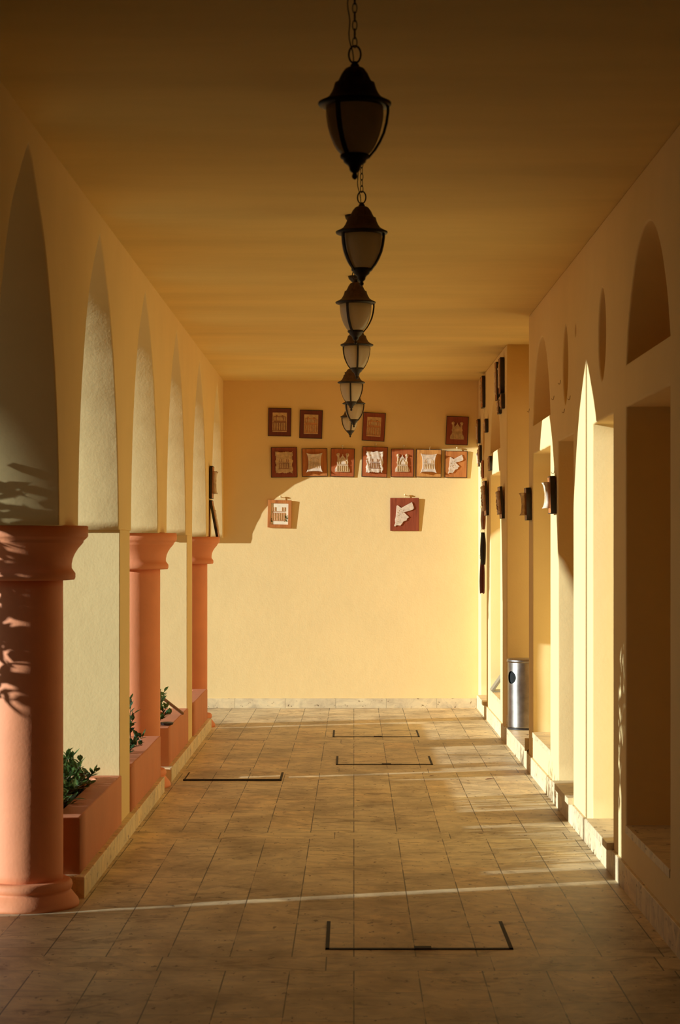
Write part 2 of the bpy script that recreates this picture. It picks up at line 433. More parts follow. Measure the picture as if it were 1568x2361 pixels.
# ------------------------------------------------------------ planters
def planter(y0, y1, label):
    t = thing('planter_box', label, 'planter', (-1.46, (y0+y1)/2, 0), group='orange planter boxes under the arches')
    xa, xb, zt_ = -1.69, -1.272, .371; w = .125; hy = (y1-y0)/2
    me = plate([densify([(xa+1.46, -hy), (xb+1.46, -hy), (xb+1.46, hy), (xa+1.46, hy)], .25, .003),
                [(xa+1.46+w, -hy+w), (xb+1.46-w, -hy+w), (xb+1.46-w, hy-w), (xa+1.46+w, hy-w)]], zt_, .008)
    me.transform(Matrix.Translation((0, 0, zt_/2)))
    link('box', me, 'orange_clay', t)
    bm = bmesh.new(); nx, ny = 4, 14
    g = [[bm.verts.new((xa+1.46+w-.004+(xb-xa-2*w+.008)*i/nx, -hy+w-.004+(2*hy-2*w+.008)*j/ny, .31+R.uniform(-.012, .012))) for j in range(ny+1)] for i in range(nx+1)]
    for i in range(nx):
        for j in range(ny): bm.faces.new((g[i][j], g[i+1][j], g[i+1][j+1], g[i][j+1]))
    link('soil', bm, 'soil', t)
    return t
planter(9.87, 11.70, 'nearest orange planter box with a leafy bush, right behind the nearest column')
planter(12.22, 14.152, 'second orange planter box, ending against the second column')
planter(14.75, 16.60, 'third orange planter box, with a stick leaning over it')
planter(17.12, 18.86, 'farthest orange planter box, beside the smallest column, no plant showing')

def leaf(bm, p, d, up, L, W):
    d = d.normalized(); s = d.cross(up).normalized() if d.cross(up).length > 1e-4 else Vector((1, 0, 0)); n = s.cross(d)
    pts = [p, p+d*L*.3+s*W*.42+n*W*.12, p+d*L*.65+s*W*.46+n*W*.10, p+d*L, p+d*L*.65-s*W*.46+n*W*.10, p+d*L*.3-s*W*.42+n*W*.12, p+d*L*.5]
    v = [bm.verts.new(q) for q in pts]
    for a, b, c in ((0, 1, 6), (1, 2, 6), (2, 3, 6), (3, 4, 6), (4, 5, 6), (5, 0, 6)): bm.faces.new((v[a], v[b], v[c]))
def bush(x, y, z, label, spread, height, n, reach=0.0, seed=1, m='leaf', Ls=.055, name='leafy_shrub', ly=None, dry=0):
    rr = random.Random(seed); t = thing(name, label, 'plant', (x, y, z), group='shrubs in the planter boxes')
    bs, bl, bd = bmesh.new(), bmesh.new(), bmesh.new()
    for i in range(n):
        a = rr.uniform(0, 2*PI); sp = spread*math.sqrt(rr.random())
        y0 = rr.uniform(-(ly or spread), (ly or spread))
        b0 = Vector((rr.uniform(-.05, .05), y0, 0))
        tip = Vector((math.cos(a)*sp+reach*rr.random(), y0+math.sin(a)*sp*.6, height*rr.uniform(.35, 1)*(1-.45*(sp/spread)**2)))
        mid = b0.lerp(tip, .5)+Vector((0, 0, height*.18))
        pts = [b0.lerp(mid, q)*(1-q)+mid.lerp(tip, q)*q for q in (0, .25, .5, .75, 1)]
        tube(bs, pts, [.004, .0035, .003, .0022, .0014], 5)
        for q in range(11):
            f = .25+.75*q/10; p = b0.lerp(mid, f)*(1-f)+mid.lerp(tip, f)*f
            d = (tip-b0).normalized()*.5+Vector((rr.uniform(-1, 1), rr.uniform(-1, 1), rr.uniform(-.3, .9)))
            leaf(bd if rr.random() < dry else bl, p, d, Vector((rr.uniform(-.3, .3), rr.uniform(-.3, .3), 1)), Ls*rr.uniform(.6, 1.15), Ls*rr.uniform(.38, .6))
    link('stems', bs, 'bark', t); link('leaves', bl, m, t)
    if dry: link('dry_leaves', bd, 'dry_tan', t)
    else: bd.free()
    return t
bush(-1.50, 10.74, .31, 'low leafy bush with glossy leaves spilling over the nearest planter box', .155, .23, 190, .03, 3, Ls=.055, ly=.76, dry=.10)
bush(-1.41, 12.75, .31, 'dark leafy bush sticking out beside the first square pier, in the second planter box', .10, .44, 34, .07, 11, 'leaf_dark', ly=.35)
bush(-1.41, 15.03, .31, 'sparse green plant behind the second column, in the third planter box', .10, .40, 20, .06, 21, ly=.16)

# stick leaning from the plant to the rim and a dark clod on the rim
bm = bmesh.new(); a = Vector((Xx(377, 15.6), 15.6, Zy(1611, 15.6))); b_ = Vector((Xx(421, 15.95), 15.95, .380))
tube(bm, [a, a.lerp(b_, .5), b_], .012, 6)
tag(link('wooden_stick', bm, 'stick'), 'weathered wooden stick leaning across the third planter box', 'stick')
bm = bmesh.new(); yy = 15.02; xx = Xx(389, yy)
lathe(bm, [(.020, 0), (.042, .004), (.048, .018), (.040, .020), (.016, .012)], 18, c=(0, 0, 0))
o = link('small_dish', bm, 'black_edge'); o.location = (xx-.012, yy, .371); o.scale = (1, 1.6, 1)
tag(o, 'small dark dish lying on the rim of the third planter box', 'dish')

# ------------------------------------------------------------ floor hatches
def hatch(x0, x1, y0, y1, label, lift=0.0):
    t = thing('floor_hatch', label, 'hatch', ((x0+x1)/2, (y0+y1)/2, 0), group='stone floor hatches')
    w, h = (x1-x0)/2, (y1-y0)/2; fr = .016
    bm = bmesh.new()
    box(bm, (-w, -h, -.01), (w, -h+fr*1.5, .004+lift)); box(bm, (-w, h-.006, -.01), (w, h, .0012))
    box(bm, (-w, -h, -.01), (-w+fr, h, .004)); box(bm, (w-fr, -h, -.01), (w, h, .004))
    link('frame', bm, 'frame_iron', t)
    bm = bmesh.new(); box(bm, (-w+fr, -h+fr*1.4, -.01), (w-fr, h-.006, .0035+lift), .001)
    link('cover', bm, 'floor', t)
    if lift == 0:
        bm = bmesh.new(); box(bm, (-.02, -h-.002, -.01), (.05, -h+.05, .0065)); link('handle', bm, 'frame_iron', t)
hatch(-.092, .680, 8.545, 9.18, 'nearest stone floor hatch with dark metal edges, in the foreground')
hatch(-.090, .648, 15.83, 16.45, 'middle stone floor hatch with dark edges, in front of the farthest hatch')
hatch(-.132, .628, 18.15, 18.80, 'farthest stone floor hatch, smallest in the photo, near the end wall')
hatch(-1.166, -.470, 14.73, 15.27, 'stone floor hatch standing proud at left beside the third planter box', .008)
for (x, y, lb) in ((1128, 1799, 'long dark red dry leaf lying on the floor at right'), (994, 1791, 'small dark dry leaf on the floor near the middle of the corridor')):
    Y = FH/(y-CY); bm = bmesh.new()
    L = .06 if x > 1100 else .03
    leaf(bm, Vector((-L/2, 0, .004)), Vector((1, .3, .05)), Vector((0, 0, 1)), L*1.3, L*.6)
    o = link('dry_leaf', bm, 'dry_leaf'); o.location = (Xx(x, Y), Y, .001); tag(o, lb, 'leaf')

# ------------------------------------------------------------ lamps
def lamp(X, Y, zr, d, rot, label):
    s = d/.206
    t = thing('hanging_lantern', label, 'lamp', (X, Y, zr), group='lanterns hanging in a row from the ceiling')
    m = lambda px: px*s/805.5
    # cap with fluted dome
    P = [(16, -82), (22, -79), (30, -68), (36, -55), (41, -47), (46, -46), (49, -34), (53, -25), (60, -14), (71, -7), (80, -3), (84, 0), (82, 4), (68, 6)]
    flute = lambda a, z: (-.05*abs(math.sin(a*6))**8 if z > m(46) and z < m(80) else 0)
    bm = bmesh.new(); lathe(bm, [(m(r), -m(y)) for r, y in P][::-1], 72, flute)
    cap = link('cap', bm, 'lamp_cap', t, True)
    bm = bmesh.new(); lathe(bm, [(m(70), -m(9)), (m(82), -m(6)), (m(84.5), -m(2)), (m(84), m(1)), (m(76), m(3))], 60)
    link('rim', bm, 'lamp_metal', t, True)
    bm = bmesh.new(); lathe(bm, [(m(11), m(80)), (m(10), m(88)), (m(6), m(92)), (m(5), m(96))], 20); link('neck', bm, 'lamp_metal', t, True)
    bm = bmesh.new()
    tube(bm, [(m(14)*math.sin(a), 0, m(112)+m(20)*math.cos(a)) for a in [2*PI*i/28 for i in range(28)]], m(2.3), 8, True)
    o = link('ring', bm, 'lamp_metal', t, True); o.rotation_euler.z = rot*.3
    G = [(66, 5), (66, 30), (63, 52), (57, 74), (48, 96), (40, 109), (32, 118), (20, 122)]
    bm = bmesh.new(); lathe(bm, [(m(r), -m(y)) for r, y in G][::-1], 60); link('glass_shade', bm, 'frosted', t, True)
    for k in range(3):
        a = rot+k*2*PI/3-PI/2; bm = bmesh.new()
        pr = [(76, 0), (76.5, 20), (73, 45), (67, 68), (57, 90), (46, 108), (35, 121), (30, 127)]
        w, th = m(4.6), m(3.2); rings = []
        for r, y in pr:
            c = Vector((math.cos(a)*m(r), math.sin(a)*m(r), -m(y))); e = Vector((-math.sin(a), math.cos(a), 0)); n_ = Vector((math.cos(a), math.sin(a), 0))
            rings.append([bm.verts.new(c+e*w*i_+n_*th*j_) for i_, j_ in ((-1, -1), (1, -1), (1, 1), (-1, 1))])
        for p_, q_ in zip(rings, rings[1:]):
            for i in range(4): bm.faces.new((p_[i], p_[(i+1) % 4], q_[(i+1) % 4], q_[i]))
        bm.faces.new(rings[0][::-1]); bm.faces.new(rings[-1])
        link('rib', bm, 'lamp_metal', t)
    bm = bmesh.new(); lathe(bm, [(m(1), -m(176)), (m(5.5), -m(173)), (m(7), -m(168)), (m(5.5), -m(163)), (m(4.5), -m(161)), (m(9), -m(158)), (m(12), -m(154)), (m(13), -m(148)), (m(16), -m(143)),
                                  (m(25), -m(136)), (m(27), -m(130)), (m(33), -m(126)), (m(34), -m(120)), (m(30), -m(117)), (m(5), -m(117))], 30)
    link('finial', bm, 'lamp_metal', t, True)
    # chain
    top = CEIL-zr-.045; z = m(130); bm = bmesh.new(); i = 0; L = .030
    tip = -(m(130)) 
    while z < top:
        a0 = rot+.3+(i % 2)*PI/2
        pts = []
        for q in range(14):
            a = 2*PI*q/14; u = .0065*math.cos(a); v = L/2*math.sin(a)
            pts.append((u*math.cos(a0), u*math.sin(a0), z+L/2*.8+v))
        tube(bm, pts, .0016, 6, True); z += L*.82; i += 1
    link('chain', bm, 'lamp_metal', t)
    bm = bmesh.new(); n = 18
    tube(bm, [(-.004-.014*math.sin(PI*i/n)+.003*math.sin(i*1.1), 0, m(92)+(top+.02-m(92))*i/n) for i in range(n+1)], .0018, 6)
    link('cord', bm, 'lamp_metal', t)
    bm = bmesh.new(); lathe(bm, [(.012, top-.005), (.030, top+.006), (.052, top+.028), (.056, top+.045)], 30)
    link('ceiling_canopy', bm, 'lamp_metal', t, True)
LY = [5.958]+arches
LX = [818, 834, 820, 823, 810, 816, 807.6]
LYR = [238, 535, 697, 795, 881.5, 930, 960.7]
LD = [.2065, .2055, .2055, .206, .203, .197, .192]
LR = [-30, -52, -27, 3, -4, -48, 8]
LL = ['nearest hanging lantern, largest and darkest, at the top of the photo',
      'second lantern from the front, hanging just below the nearest one, dark frosted glass',
      'third lantern from the front, rusty brown cap, just below the second',
      'fourth lantern from the front, a rib down the middle of its glass',
      'fifth lantern from the front, hanging across the edge where ceiling meets end wall',
      'sixth lantern from the front, overlapping the farthest one on its right',
      'farthest and smallest lantern, lowest in the photo, hidden partly behind the sixth']
for x, y, Y, d, r, lb in zip(LX, LYR, LY, LD, LR, LL):
    lamp(Xx(x, Y), Y, Zy(y, Y), d, math.radians(r), lb)

# ------------------------------------------------------------ plaques
# local frame of a plaque: X right, Z up, facing -Y, back on y=0, origin at its centre
def extr(loops, y_front, y_back, bev=.0):
    me = plate(loops, y_back-y_front, bev)
    me.transform(Matrix(((1, 0, 0, 0), (0, 0, -1, (y_front+y_back)/2), (0, 1, 0, 0), (0, 0, 0, 1))))
    return me
MAP = [(185, 1700), (205, 1690), (228, 1708), (265, 1735), (350, 1688), (445, 1635), (465, 1690), (480, 1735), (460, 1765), (400, 1785), (310, 1810), (352, 1848), (398, 1890),
       (362, 1918), (358, 1945), (300, 1965), (280, 2000), (250, 2035), (210, 2030), (180, 2030), (160, 2055), (145, 2035), (165, 1990), (158, 1935), (172, 1880), (175, 1830)]
FAC = [(-.50, 0), (.50, 0), (.50, .16), (.46, .30), (.40, .37), (.36, .38), (.36, .60), (.40, .62), (.40, .70), (.36, .72), (.36, 1.0), (.40, 1.08), (.43, 1.16), (.40, 1.24),
       (.30, 1.28), (.22, 1.24), (.20, 1.16), (.24, 1.08), (.22, 1.0), (.21, .84), (.15, .96), (.07, 1.06), (.03, 1.10), (.02, 1.20), (-.02, 1.20), (-.03, 1.10), (-.07, 1.06),
       (-.15, .96), (-.21, .84), (-.22, 1.0), (-.24, 1.08), (-.20, 1.16), (-.22, 1.24), (-.30, 1.28), (-.40, 1.24), (-.43, 1.16), (-.40, 1.08), (-.36, 1.0), (-.36, .72), (-.40, .70),
       (-.40, .62), (-.36, .60), (-.36, .38), (-.40, .37), (-.46, .30), (-.50, .16)]
def facade_detail(bm, w, h, y, x0=0, z0=0, deep=.003, narrow=.36):
    """columns, cornices and doorways of a carved front, in the frame of the panel"""
    for i in range(6):
        cx = x0+w*(-narrow+2*narrow*i/5); tube(bm, [(cx, y, z0+h*.05), (cx, y, z0+h*.42)], w*.035, 6)
        if i not in (2, 3): tube(bm, [(cx, y, z0+h*.55), (cx, y, z0+h*.76)], w*.03, 6)
    box(bm, (x0-w*(narrow+.06), y-deep, z0+h*.425), (x0+w*(narrow+.06), y+deep, z0+h*.46)); box(bm, (x0-w*(narrow+.03), y-deep, z0+h*.505), (x0+w*(narrow+.03), y+deep, z0+h*.53))
    box(bm, (x0-w*(narrow+.08), y-deep, z0), (x0+w*(narrow+.08), y+deep, z0+h*.04))
def parchment(w, h, kind, rnd):
    n = 22; bm = bmesh.new(); g = []
    for j in range(n+1):
        row = []
        v = j/n*2-1
        for i in range(n+1):
            u = i/n*2-1
            if kind == 'curled':
                x = w/2*u*(.76+.24*abs(v)**2.6); z = h/2*v*(.88+.12*abs(u)**3)
                y = -.024-.012*abs(v)**5-.006*abs(u)**6*abs(v)
            else:
                x = w/2*u*(1+.05*math.sin(v*9+1)*abs(u))+.004*rnd.uniform(-1, 1)*(abs(u) > .95); z = h/2*v*(1+.03*math.sin(u*6)*abs(v))+.004*rnd.uniform(-1, 1)*(abs(v) > .95)
                if abs(u) == 1 and abs(v) == 1: x *= 1.08; z *= 1.05
                y = -.021-.004*math.sin(u*11+v*5)*abs(u)-.003*math.sin(v*23)*(abs(u) > .6)
            row.append(bm.verts.new((x, y, z)))
        g.append(row)
    for j in range(n):
        for i in range(n): bm.faces.new((g[j][i], g[j][i+1], g[j+1][i+1], g[j+1][i]))
    r = bmesh.ops.extrude_face_region(bm, geom=bm.faces[:])
    for e in r['geom']:
        if isinstance(e, bmesh.types.BMVert): e.co.y = .001
    bmesh.ops.recalc_face_normals(bm, faces=bm.faces[:])
    return bm
def plaque(w, h, kind, board, label, loc, tilt=0, lean=0, facing='front', th=.010, edge=True, seed=1, relief='relief', name='wall_plaque', cat='plaque', group=None):
    rnd = random.Random(seed)
    t = thing(name, label, cat, loc, group=group)
    # lean > 0: the top comes away from the wall
    M_ = Matrix.Rotation(math.radians(tilt), 4, 'Y')
    ML = Matrix.Rotation(math.radians(lean), 4, 'X')
    yaw = {'front': 0, 'right': -PI/2, 'left': PI/2}[facing]
    t.rotation_mode = 'QUATERNION'
    t.rotation_quaternion = (Matrix.Rotation(yaw, 4, 'Z') @ ML @ M_).to_quaternion()
    e = .0052 if edge else 0
    bm = bmesh.new(); box(bm, (-w/2+e, -th, -h/2+e), (w/2-e, -.001, h/2-e), .0015 if edge else .004); link('board', bm, board, t)
    if edge:
        link('edge_trim', extr([[(-w/2, -h/2), (w/2, -h/2), (w/2, h/2), (-w/2, h/2)], [(-w/2+e, -h/2+e), (w/2-e, -h/2+e), (w/2-e, h/2-e), (-w/2+e, h/2-e)]], -th-.001, 0), 'black_edge', t)
    yf = -th
    if kind == 'facade':
        s = min(w*.62, h*.72/1.25)
        pts = [(x*s, z*s-.63*s) for x, z in FAC]
        rl = link('relief', extr([pts], yf-.007, yf, .001), relief, t)
        bm = bmesh.new(); facade_detail(bm, s*.96, s*.98, yf-.008, 0, -.63*s, .003)
        lathe_pts = [(-.15+.3*i/10, .70+.24*math.sin(PI*i/10)) for i in range(11)]
        tube(bm, [(x*s, yf-.008, z*s-.63*s) for x, z in lathe_pts], s*.016, 6)
        for sx in (-1, 1):
            tube(bm, [(sx*.31*s, yf-.008, (.74-.63)*s), (sx*.31*s, yf-.008, (1.02-.63)*s)], s*.03, 6)
            lathe(bm, [(.001, -.09*s), (.05*s, -.05*s), (.065*s, 0), (.05*s, .05*s), (.001, .09*s)], 10, c=(sx*.31*s, yf-.008, (1.17-.63)*s))
        link('carving', bm, 'relief_tan' if relief == 'relief' else relief, rl)
    elif kind == 'map':
        s = (w/490.0)*1.0
        pts = [((x-320)*s, -(y-1845)*s) for x, y in MAP]
        rl = link('relief', extr([pts[::-1]], yf-.008, yf, .0015), relief, t)
        bm = bmesh.new()
        for i in range(26):
            px = rnd.uniform(180, 300)*1.0; py = rnd.uniform(1760, 2000)
            if px-175 > (2050-py)*.8: continue
            x, z = (px-320)*s, -(py-1845)*s
            tube(bm, [(x, yf-.009, z), (x+.004, yf-.0095, z+rnd.uniform(-.006, .006))], .0014, 5)
        link('carving', bm, 'relief_tan', rl)
    elif kind in ('curled', 'ragged'):
        pw, ph = (w*.64, h*.69)
        bm = parchment(pw, ph, kind, rnd); bmesh.ops.translate(bm, verts=bm.verts[:], vec=(0, yf-.002, 0))
        rl = link('relief', bm, relief, t, True)
        bm = bmesh.new(); facade_detail(bm, pw*.62, ph*.62, yf-(.023 if kind == 'ragged' else .026), 0, -ph*.32, .002, .42)
        if kind == 'curled': tube(bm, [(-pw*.25+pw*.5*i/8, yf-.026, ph*.16+ph*.10*math.sin(PI*i/8)) for i in range(9)], .002, 5)
        link('carving', bm, 'relief_brown' if kind == 'ragged' else 'relief_tan', rl)
    elif kind == 'panel':
        pw, ph = w*.62, h*.68
        bm = bmesh.new(); box(bm, (-pw/2, yf-.006, -ph/2), (pw/2, yf, ph/2), .001); rl = link('relief', bm, 'relief_tan', t)
        bm = bmesh.new(); facade_detail(bm, pw*1.02, ph, yf-.0065, 0, -ph*.46, .0035, .40)
        box(bm, (-pw*.44, yf-.009, ph*.26), (pw*.44, yf-.004, ph*.30)); box(bm, (-pw*.44, yf-.009, -ph*.02), (pw*.44, yf-.004, ph*.07))
        for sx in (-.2, .2): lathe(bm, [(.001, -.012), (.008, -.006), (.010, 0), (.007, .008), (.001, .014)], 8, c=(sx*pw, yf-.007, ph*.30))
        link('carving', bm, relief, rl)
    elif kind == 'framed':
        fw = w*.135
        for nm, lp in (('moulding', [[(-w/2, -h/2), (w/2, -h/2), (w/2, h/2), (-w/2, h/2)], [(-w/2+fw, -h/2+fw), (w/2-fw, -h/2+fw), (w/2-fw, h/2-fw), (-w/2+fw, h/2-fw)]]),):
            link(nm, extr(lp, yf-.012, yf, .0015), 'wood_orange', t)
        bm = bmesh.new(); box(bm, (-w/2+fw, yf-.003, -h/2+fw), (w/2-fw, yf, h/2-fw)); rl = link('picture', bm, M['pale'], t)
        bm = bmesh.new(); facade_detail(bm, (w-2*fw)*.74, (h-2*fw)*.86, yf-.004, -w*.04, -h*.5+fw+(h-2*fw)*.16, .002, .46)
        link('painted_front', bm, 'relief_orange', rl)
        for side in (1, -1):
            bm = bmesh.new()
            for i in range(40 if side > 0 else 16):
                x = side*(w/2-fw)*rnd.uniform(.55 if side > 0 else .8, .97); z = -h/2+fw+(h-2*fw)*rnd.uniform(.12, .42)*(1 if side > 0 else .6)
                leaf(bm, Vector((x, yf-.004, z)), Vector((rnd.uniform(-1, 1), 0, 1)), Vector((0, -1, 0)), .012, .006)
            link('painted_bush', bm, 'leaf', rl)
    return t
M['pale'] = plain('pale_picture', (.90, .78, .55), .6, 0, .12, 18)
KE = F/YE
def on_end(x0, y0, x1, y1, kind, board, label, **kw):
    yy = YE-.0005
    w, h = (x1-x0)/KE, (y1-y0)/KE
    t = plaque(w, h, kind, board, label, (Xx((x0+x1)/2, YE), yy-(h/2)*math.sin(math.radians(kw.get('lean', 0))), Zy((y0+y1)/2, YE)), **kw)
    return t
G1 = 'wooden plaques on the end wall'
on_end(618.5, 941, 671.5, 1006, 'panel', 'wood_plum', 'dark plaque with a brown carved panel, top left on the end wall', tilt=1, lean=1.5, relief='relief_brown', seed=1, group=G1)
on_end(691, 945.5, 743.5, 1011, 'panel', 'wood_plum', 'dark plum plaque with an orange-tan carved panel, top row, second from left', tilt=1.6, lean=1.5, relief='relief_orange', seed=2, group=G1)
on_end(836, 951.5, 888, 1017, 'panel', 'wood_mahogany', 'tilted reddish plaque with tan carved panel, just right of the lanterns in the top row', tilt=3.2, lean=1.5, relief='relief_orange', seed=3, group=G1)
on_end(1028.5, 960, 1079.5, 1026, 'facade', 'wood_mahogany', 'dark plaque with a carved twin-towered facade, alone at top right of the end wall', tilt=2.2, lean=2, relief='relief_tan', seed=4, group=G1)
on_end(625, 1031, 685.5, 1101, 'ragged', 'wood_mahogany', 'red-brown plaque with ragged scroll carving, leftmost of the middle row, fully in shade', tilt=-.6, lean=2, relief='relief_tan', seed=5, group=G1)
on_end(696, 1034, 755, 1099, 'curled', 'wood_orange', 'orange plaque with curled-corner scroll, second from left in the middle row', tilt=-.8, lean=2, seed=6, group=G1)
on_end(762.5, 1034, 817.5, 1099.5, 'facade', 'wood_red', 'plaque with cream twin-towered facade, third from left in the middle row, half in shade', tilt=1.2, lean=2, seed=7, group=G1)
on_end(834.5, 1030, 893.5, 1100, 'ragged', 'wood_red', 'slightly tilted plaque with pale ragged scroll, fourth from left, centre of the middle row', tilt=1.8, lean=2.5, seed=8, group=G1)
on_end(901.5, 1035, 954, 1100, 'facade', 'wood_red', 'sunlit plaque with white twin-towered facade, just right of the ragged scroll', tilt=.5, lean=2.5, seed=9, group=G1)
on_end(959, 1036, 1018, 1100.5, 'curled', 'wood_honey', 'honey-coloured plaque with white curled-corner scroll, second from right in the middle row', tilt=1, lean=2, seed=10, group=G1)
on_end(1025.5, 1039.5, 1077.5, 1101.5, 'map', 'wood_orange', 'small orange plaque with white map shape, rightmost of the middle row', tilt=.6, lean=1.6, seed=11, group=G1)
on_end(617.5, 1153, 672, 1216.5, 'framed', 'wood_orange', 'small wood-framed picture with pale print, lowest at left on the end wall', tilt=1.2, lean=1.8, edge=False, seed=12, th=.006, name='framed_picture', cat='picture')
on_end(899.5, 1148, 966, 1224, 'map', 'wood_mahogany', 'large red-brown plaque with cream map shape, hanging alone below the middle row', tilt=0, lean=2.0, edge=False, seed=13, group=G1)

# knobs the plaques hang on
def knob(x, y, label):
    bm = bmesh.new()
    tube(bm, [(0, 0, 0), (0, -.018, 0), (0, -.022, .004)], .0035, 8)
    lathe(bm, [(.002, -.009), (.008, -.006), (.0105, 0), (.008, .006), (.002, .009)], 12, c=(0, -.024, .006))
    box(bm, (-.002, -.022, -.026), (.002, -.017, 0))
    o = link('wall_hook', bm, 'knob', None, True); o.location = (Xx(x, YE), YE, Zy(y, YE)); tag(o, label, 'hook', 'knobs above the plaques')
for x, y, lb in ((790, 1029, 'small shaded knob above the half-shaded facade plaque'), (867, 1025, 'small shaded knob above the tilted ragged-scroll plaque'), (931, 1029, 'small knob above the sunlit white facade plaque'),
                 (991, 1032, 'small cream knob above the honey-coloured scroll plaque'), (1054, 1034, 'cream knob above the small orange map plaque'),
                 (647, 1146, 'cream knob above the wood-framed picture'), (934, 1142, 'cream knob above the large map plaque')):
    knob(x, y, lb)

# plaques on the right wall: (x of near edge, y top, y bottom, width along wall, lean, kind, board, label)
G2 = 'wooden plaques on the right wall'
def on_right(xn, yt, yb, w, lean, tilt, kind, board, label, th=.026, seed=3, **kw):
    Yn = Yx(xn, XR); z1, z0 = Zy(yt, Yn), Zy(yb, Yn); h = z1-z0
    return plaque(w, h, kind, board, label, (XR-.002-abs(h/2*math.sin(math.radians(lean))), Yn+w/2, (z0+z1)/2), tilt=tilt, lean=lean, facing='right', th=th, seed=seed, group=kw.pop('group', G2), **kw)
on_right(1119.5, 866, 938, .27, 1.0, 0, 'panel', 'wood_orange', 'plaque high in the far right corner, touching the ceiling line', relief='relief_tan')
on_right(1163.8, 823.5, 905, .22, .5, 0, 'panel', 'wood_mahogany', 'tall dark plaque seen edge-on, highest on the right wall', th=.034)
on_right(1164.5, 907, 941, .15, 1, 0, 'panel', 'wood_red', 'small dark plaque directly below the tallest edge-on plaque', th=.028)
on_right(1153.5, 833, 922, .20, 1.2, 2, 'panel', 'wood_mahogany', 'long edge-on plaque just left of the tallest one', th=.026)
on_right(1157.5, 919, 953, .16, -1, 0, 'panel', 'wood_orange', 'small plaque hanging low under the two long edge-on plaques', th=.026)
on_right(1108.3, 966, 1021, .2, 1, 0, 'panel', 'wood_orange', 'dark-edged plaque beside the end wall, level with its top row', th=.024)
on_right(1126.5, 965, 996, .16, 1.5, 0, 'panel', 'wood_mahogany', 'small plaque between the slit niche and the arched niche at far right', th=.026)
on_right(1111.5, 1026, 1066, .18, .8, 0, 'panel', 'wood_orange', 'dark plaque below the slit niche, nearer of a close pair', th=.022)
on_right(1107, 1036, 1075, .12, 2.5, 0, 'panel', 'wood_orange', 'thin leaning plaque next to the end wall, farther of a close pair', th=.014)
on_right(1116, 1061, 1103, .16, .6, 0, 'map', 'wood_red', 'red-brown plaque just above the textured far plaque', th=.014, edge=False)
on_right(1135.5, 1051, 1084, .20, 1.5, 0, 'facade', 'wood_orange', 'small plaque with pale relief between the arched niche and the far window niche', th=.022)
on_right(1127.5, 1108, 1188, .34, 3, 0, 'ragged', 'wood_orange', 'large plaque with rough pale relief, hanging above the bags', th=.022)
on_right(1164, 1121, 1195, .26, 4, 0, 'ragged', 'wood_orange', 'plaque with ragged scroll relief at the edge of the recess holding the bin', th=.022)
on_right(1226.5, 1124, 1199, .17, 1.5, 0, 'curled', 'wood_mahogany', 'brown plaque in shade with curled scroll, on the corner of the near wall section', th=.034, relief='relief_tan')
on_right(1283.8, 1097, 1184, .19, 1.5, 0, 'curled', 'wood_orange', 'nearest plaque on the right wall, sunlit with curled scroll, right of the window niche', th=.034)
# left wall, seen edge-on between the last two arches
def on_left(xn, yt, yb, w, lean, kind, label, off=0, **kw):
    Yn = Yx(xn, XL); z1, z0 = Zy(yt, Yn), Zy(yb, Yn); h = (z1-z0)
    plaque(w, h/math.cos(math.radians(lean)), kind, 'wood_orange', label, (XL+.003+abs(h/2*math.sin(math.radians(lean))), Yn+w/2, (z0+z1)/2), lean=lean, facing='left', group='plaques on the left wall', **kw)
on_left(481.5, 1074, 1149, .26, 1.2, 'curled', 'plaque with curled scroll hanging edge-on on the arcade wall, upper of two', th=.024)
on_left(481.5, 1154, 1240, .24, -10.5, 'panel', 'plaque leaning out, its foot on the rim of the farthest column capital', th=.022)

# empty wire hooks on the right wall
def wire_hook(x, y, label, s=.62):
    Y = Yx(x, XR); bm = bmesh.new()
    pts = [(0, 0, .03*s), (-.004, 0, .0)]+[(-.004-.012*s*(1-math.cos(a)), 0, -.012*s*math.sin(a)) for a in [PI*i/8 for i in range(1, 9)]]
    tube(bm, pts, .0018, 6); o = link('wire_hook', bm, 'wire'); o.location = (XR-.001, Y, Zy(y, Y)); o.rotation_euler.z = .5
    tag(o, label, 'hook', 'wire hooks on the right wall')
for x, y, lb in ((1221, 948, 'wire hook at the left foot of the near arched niche'), (1278, 919, 'wire hook just right of the near arched niche'), (1293, 883, 'wire hook left of the upper slit niche'),
                 (1302, 949, 'wire hook right below the point of the slit niche'), (1315.5, 919, 'wire hook right of the slit niche, above the middle doorway')):
    wire_hook(x, y, lb)
wire_hook(1279.5, 1088, 'wire hook holding the nearest sunlit scroll plaque', 1.0)

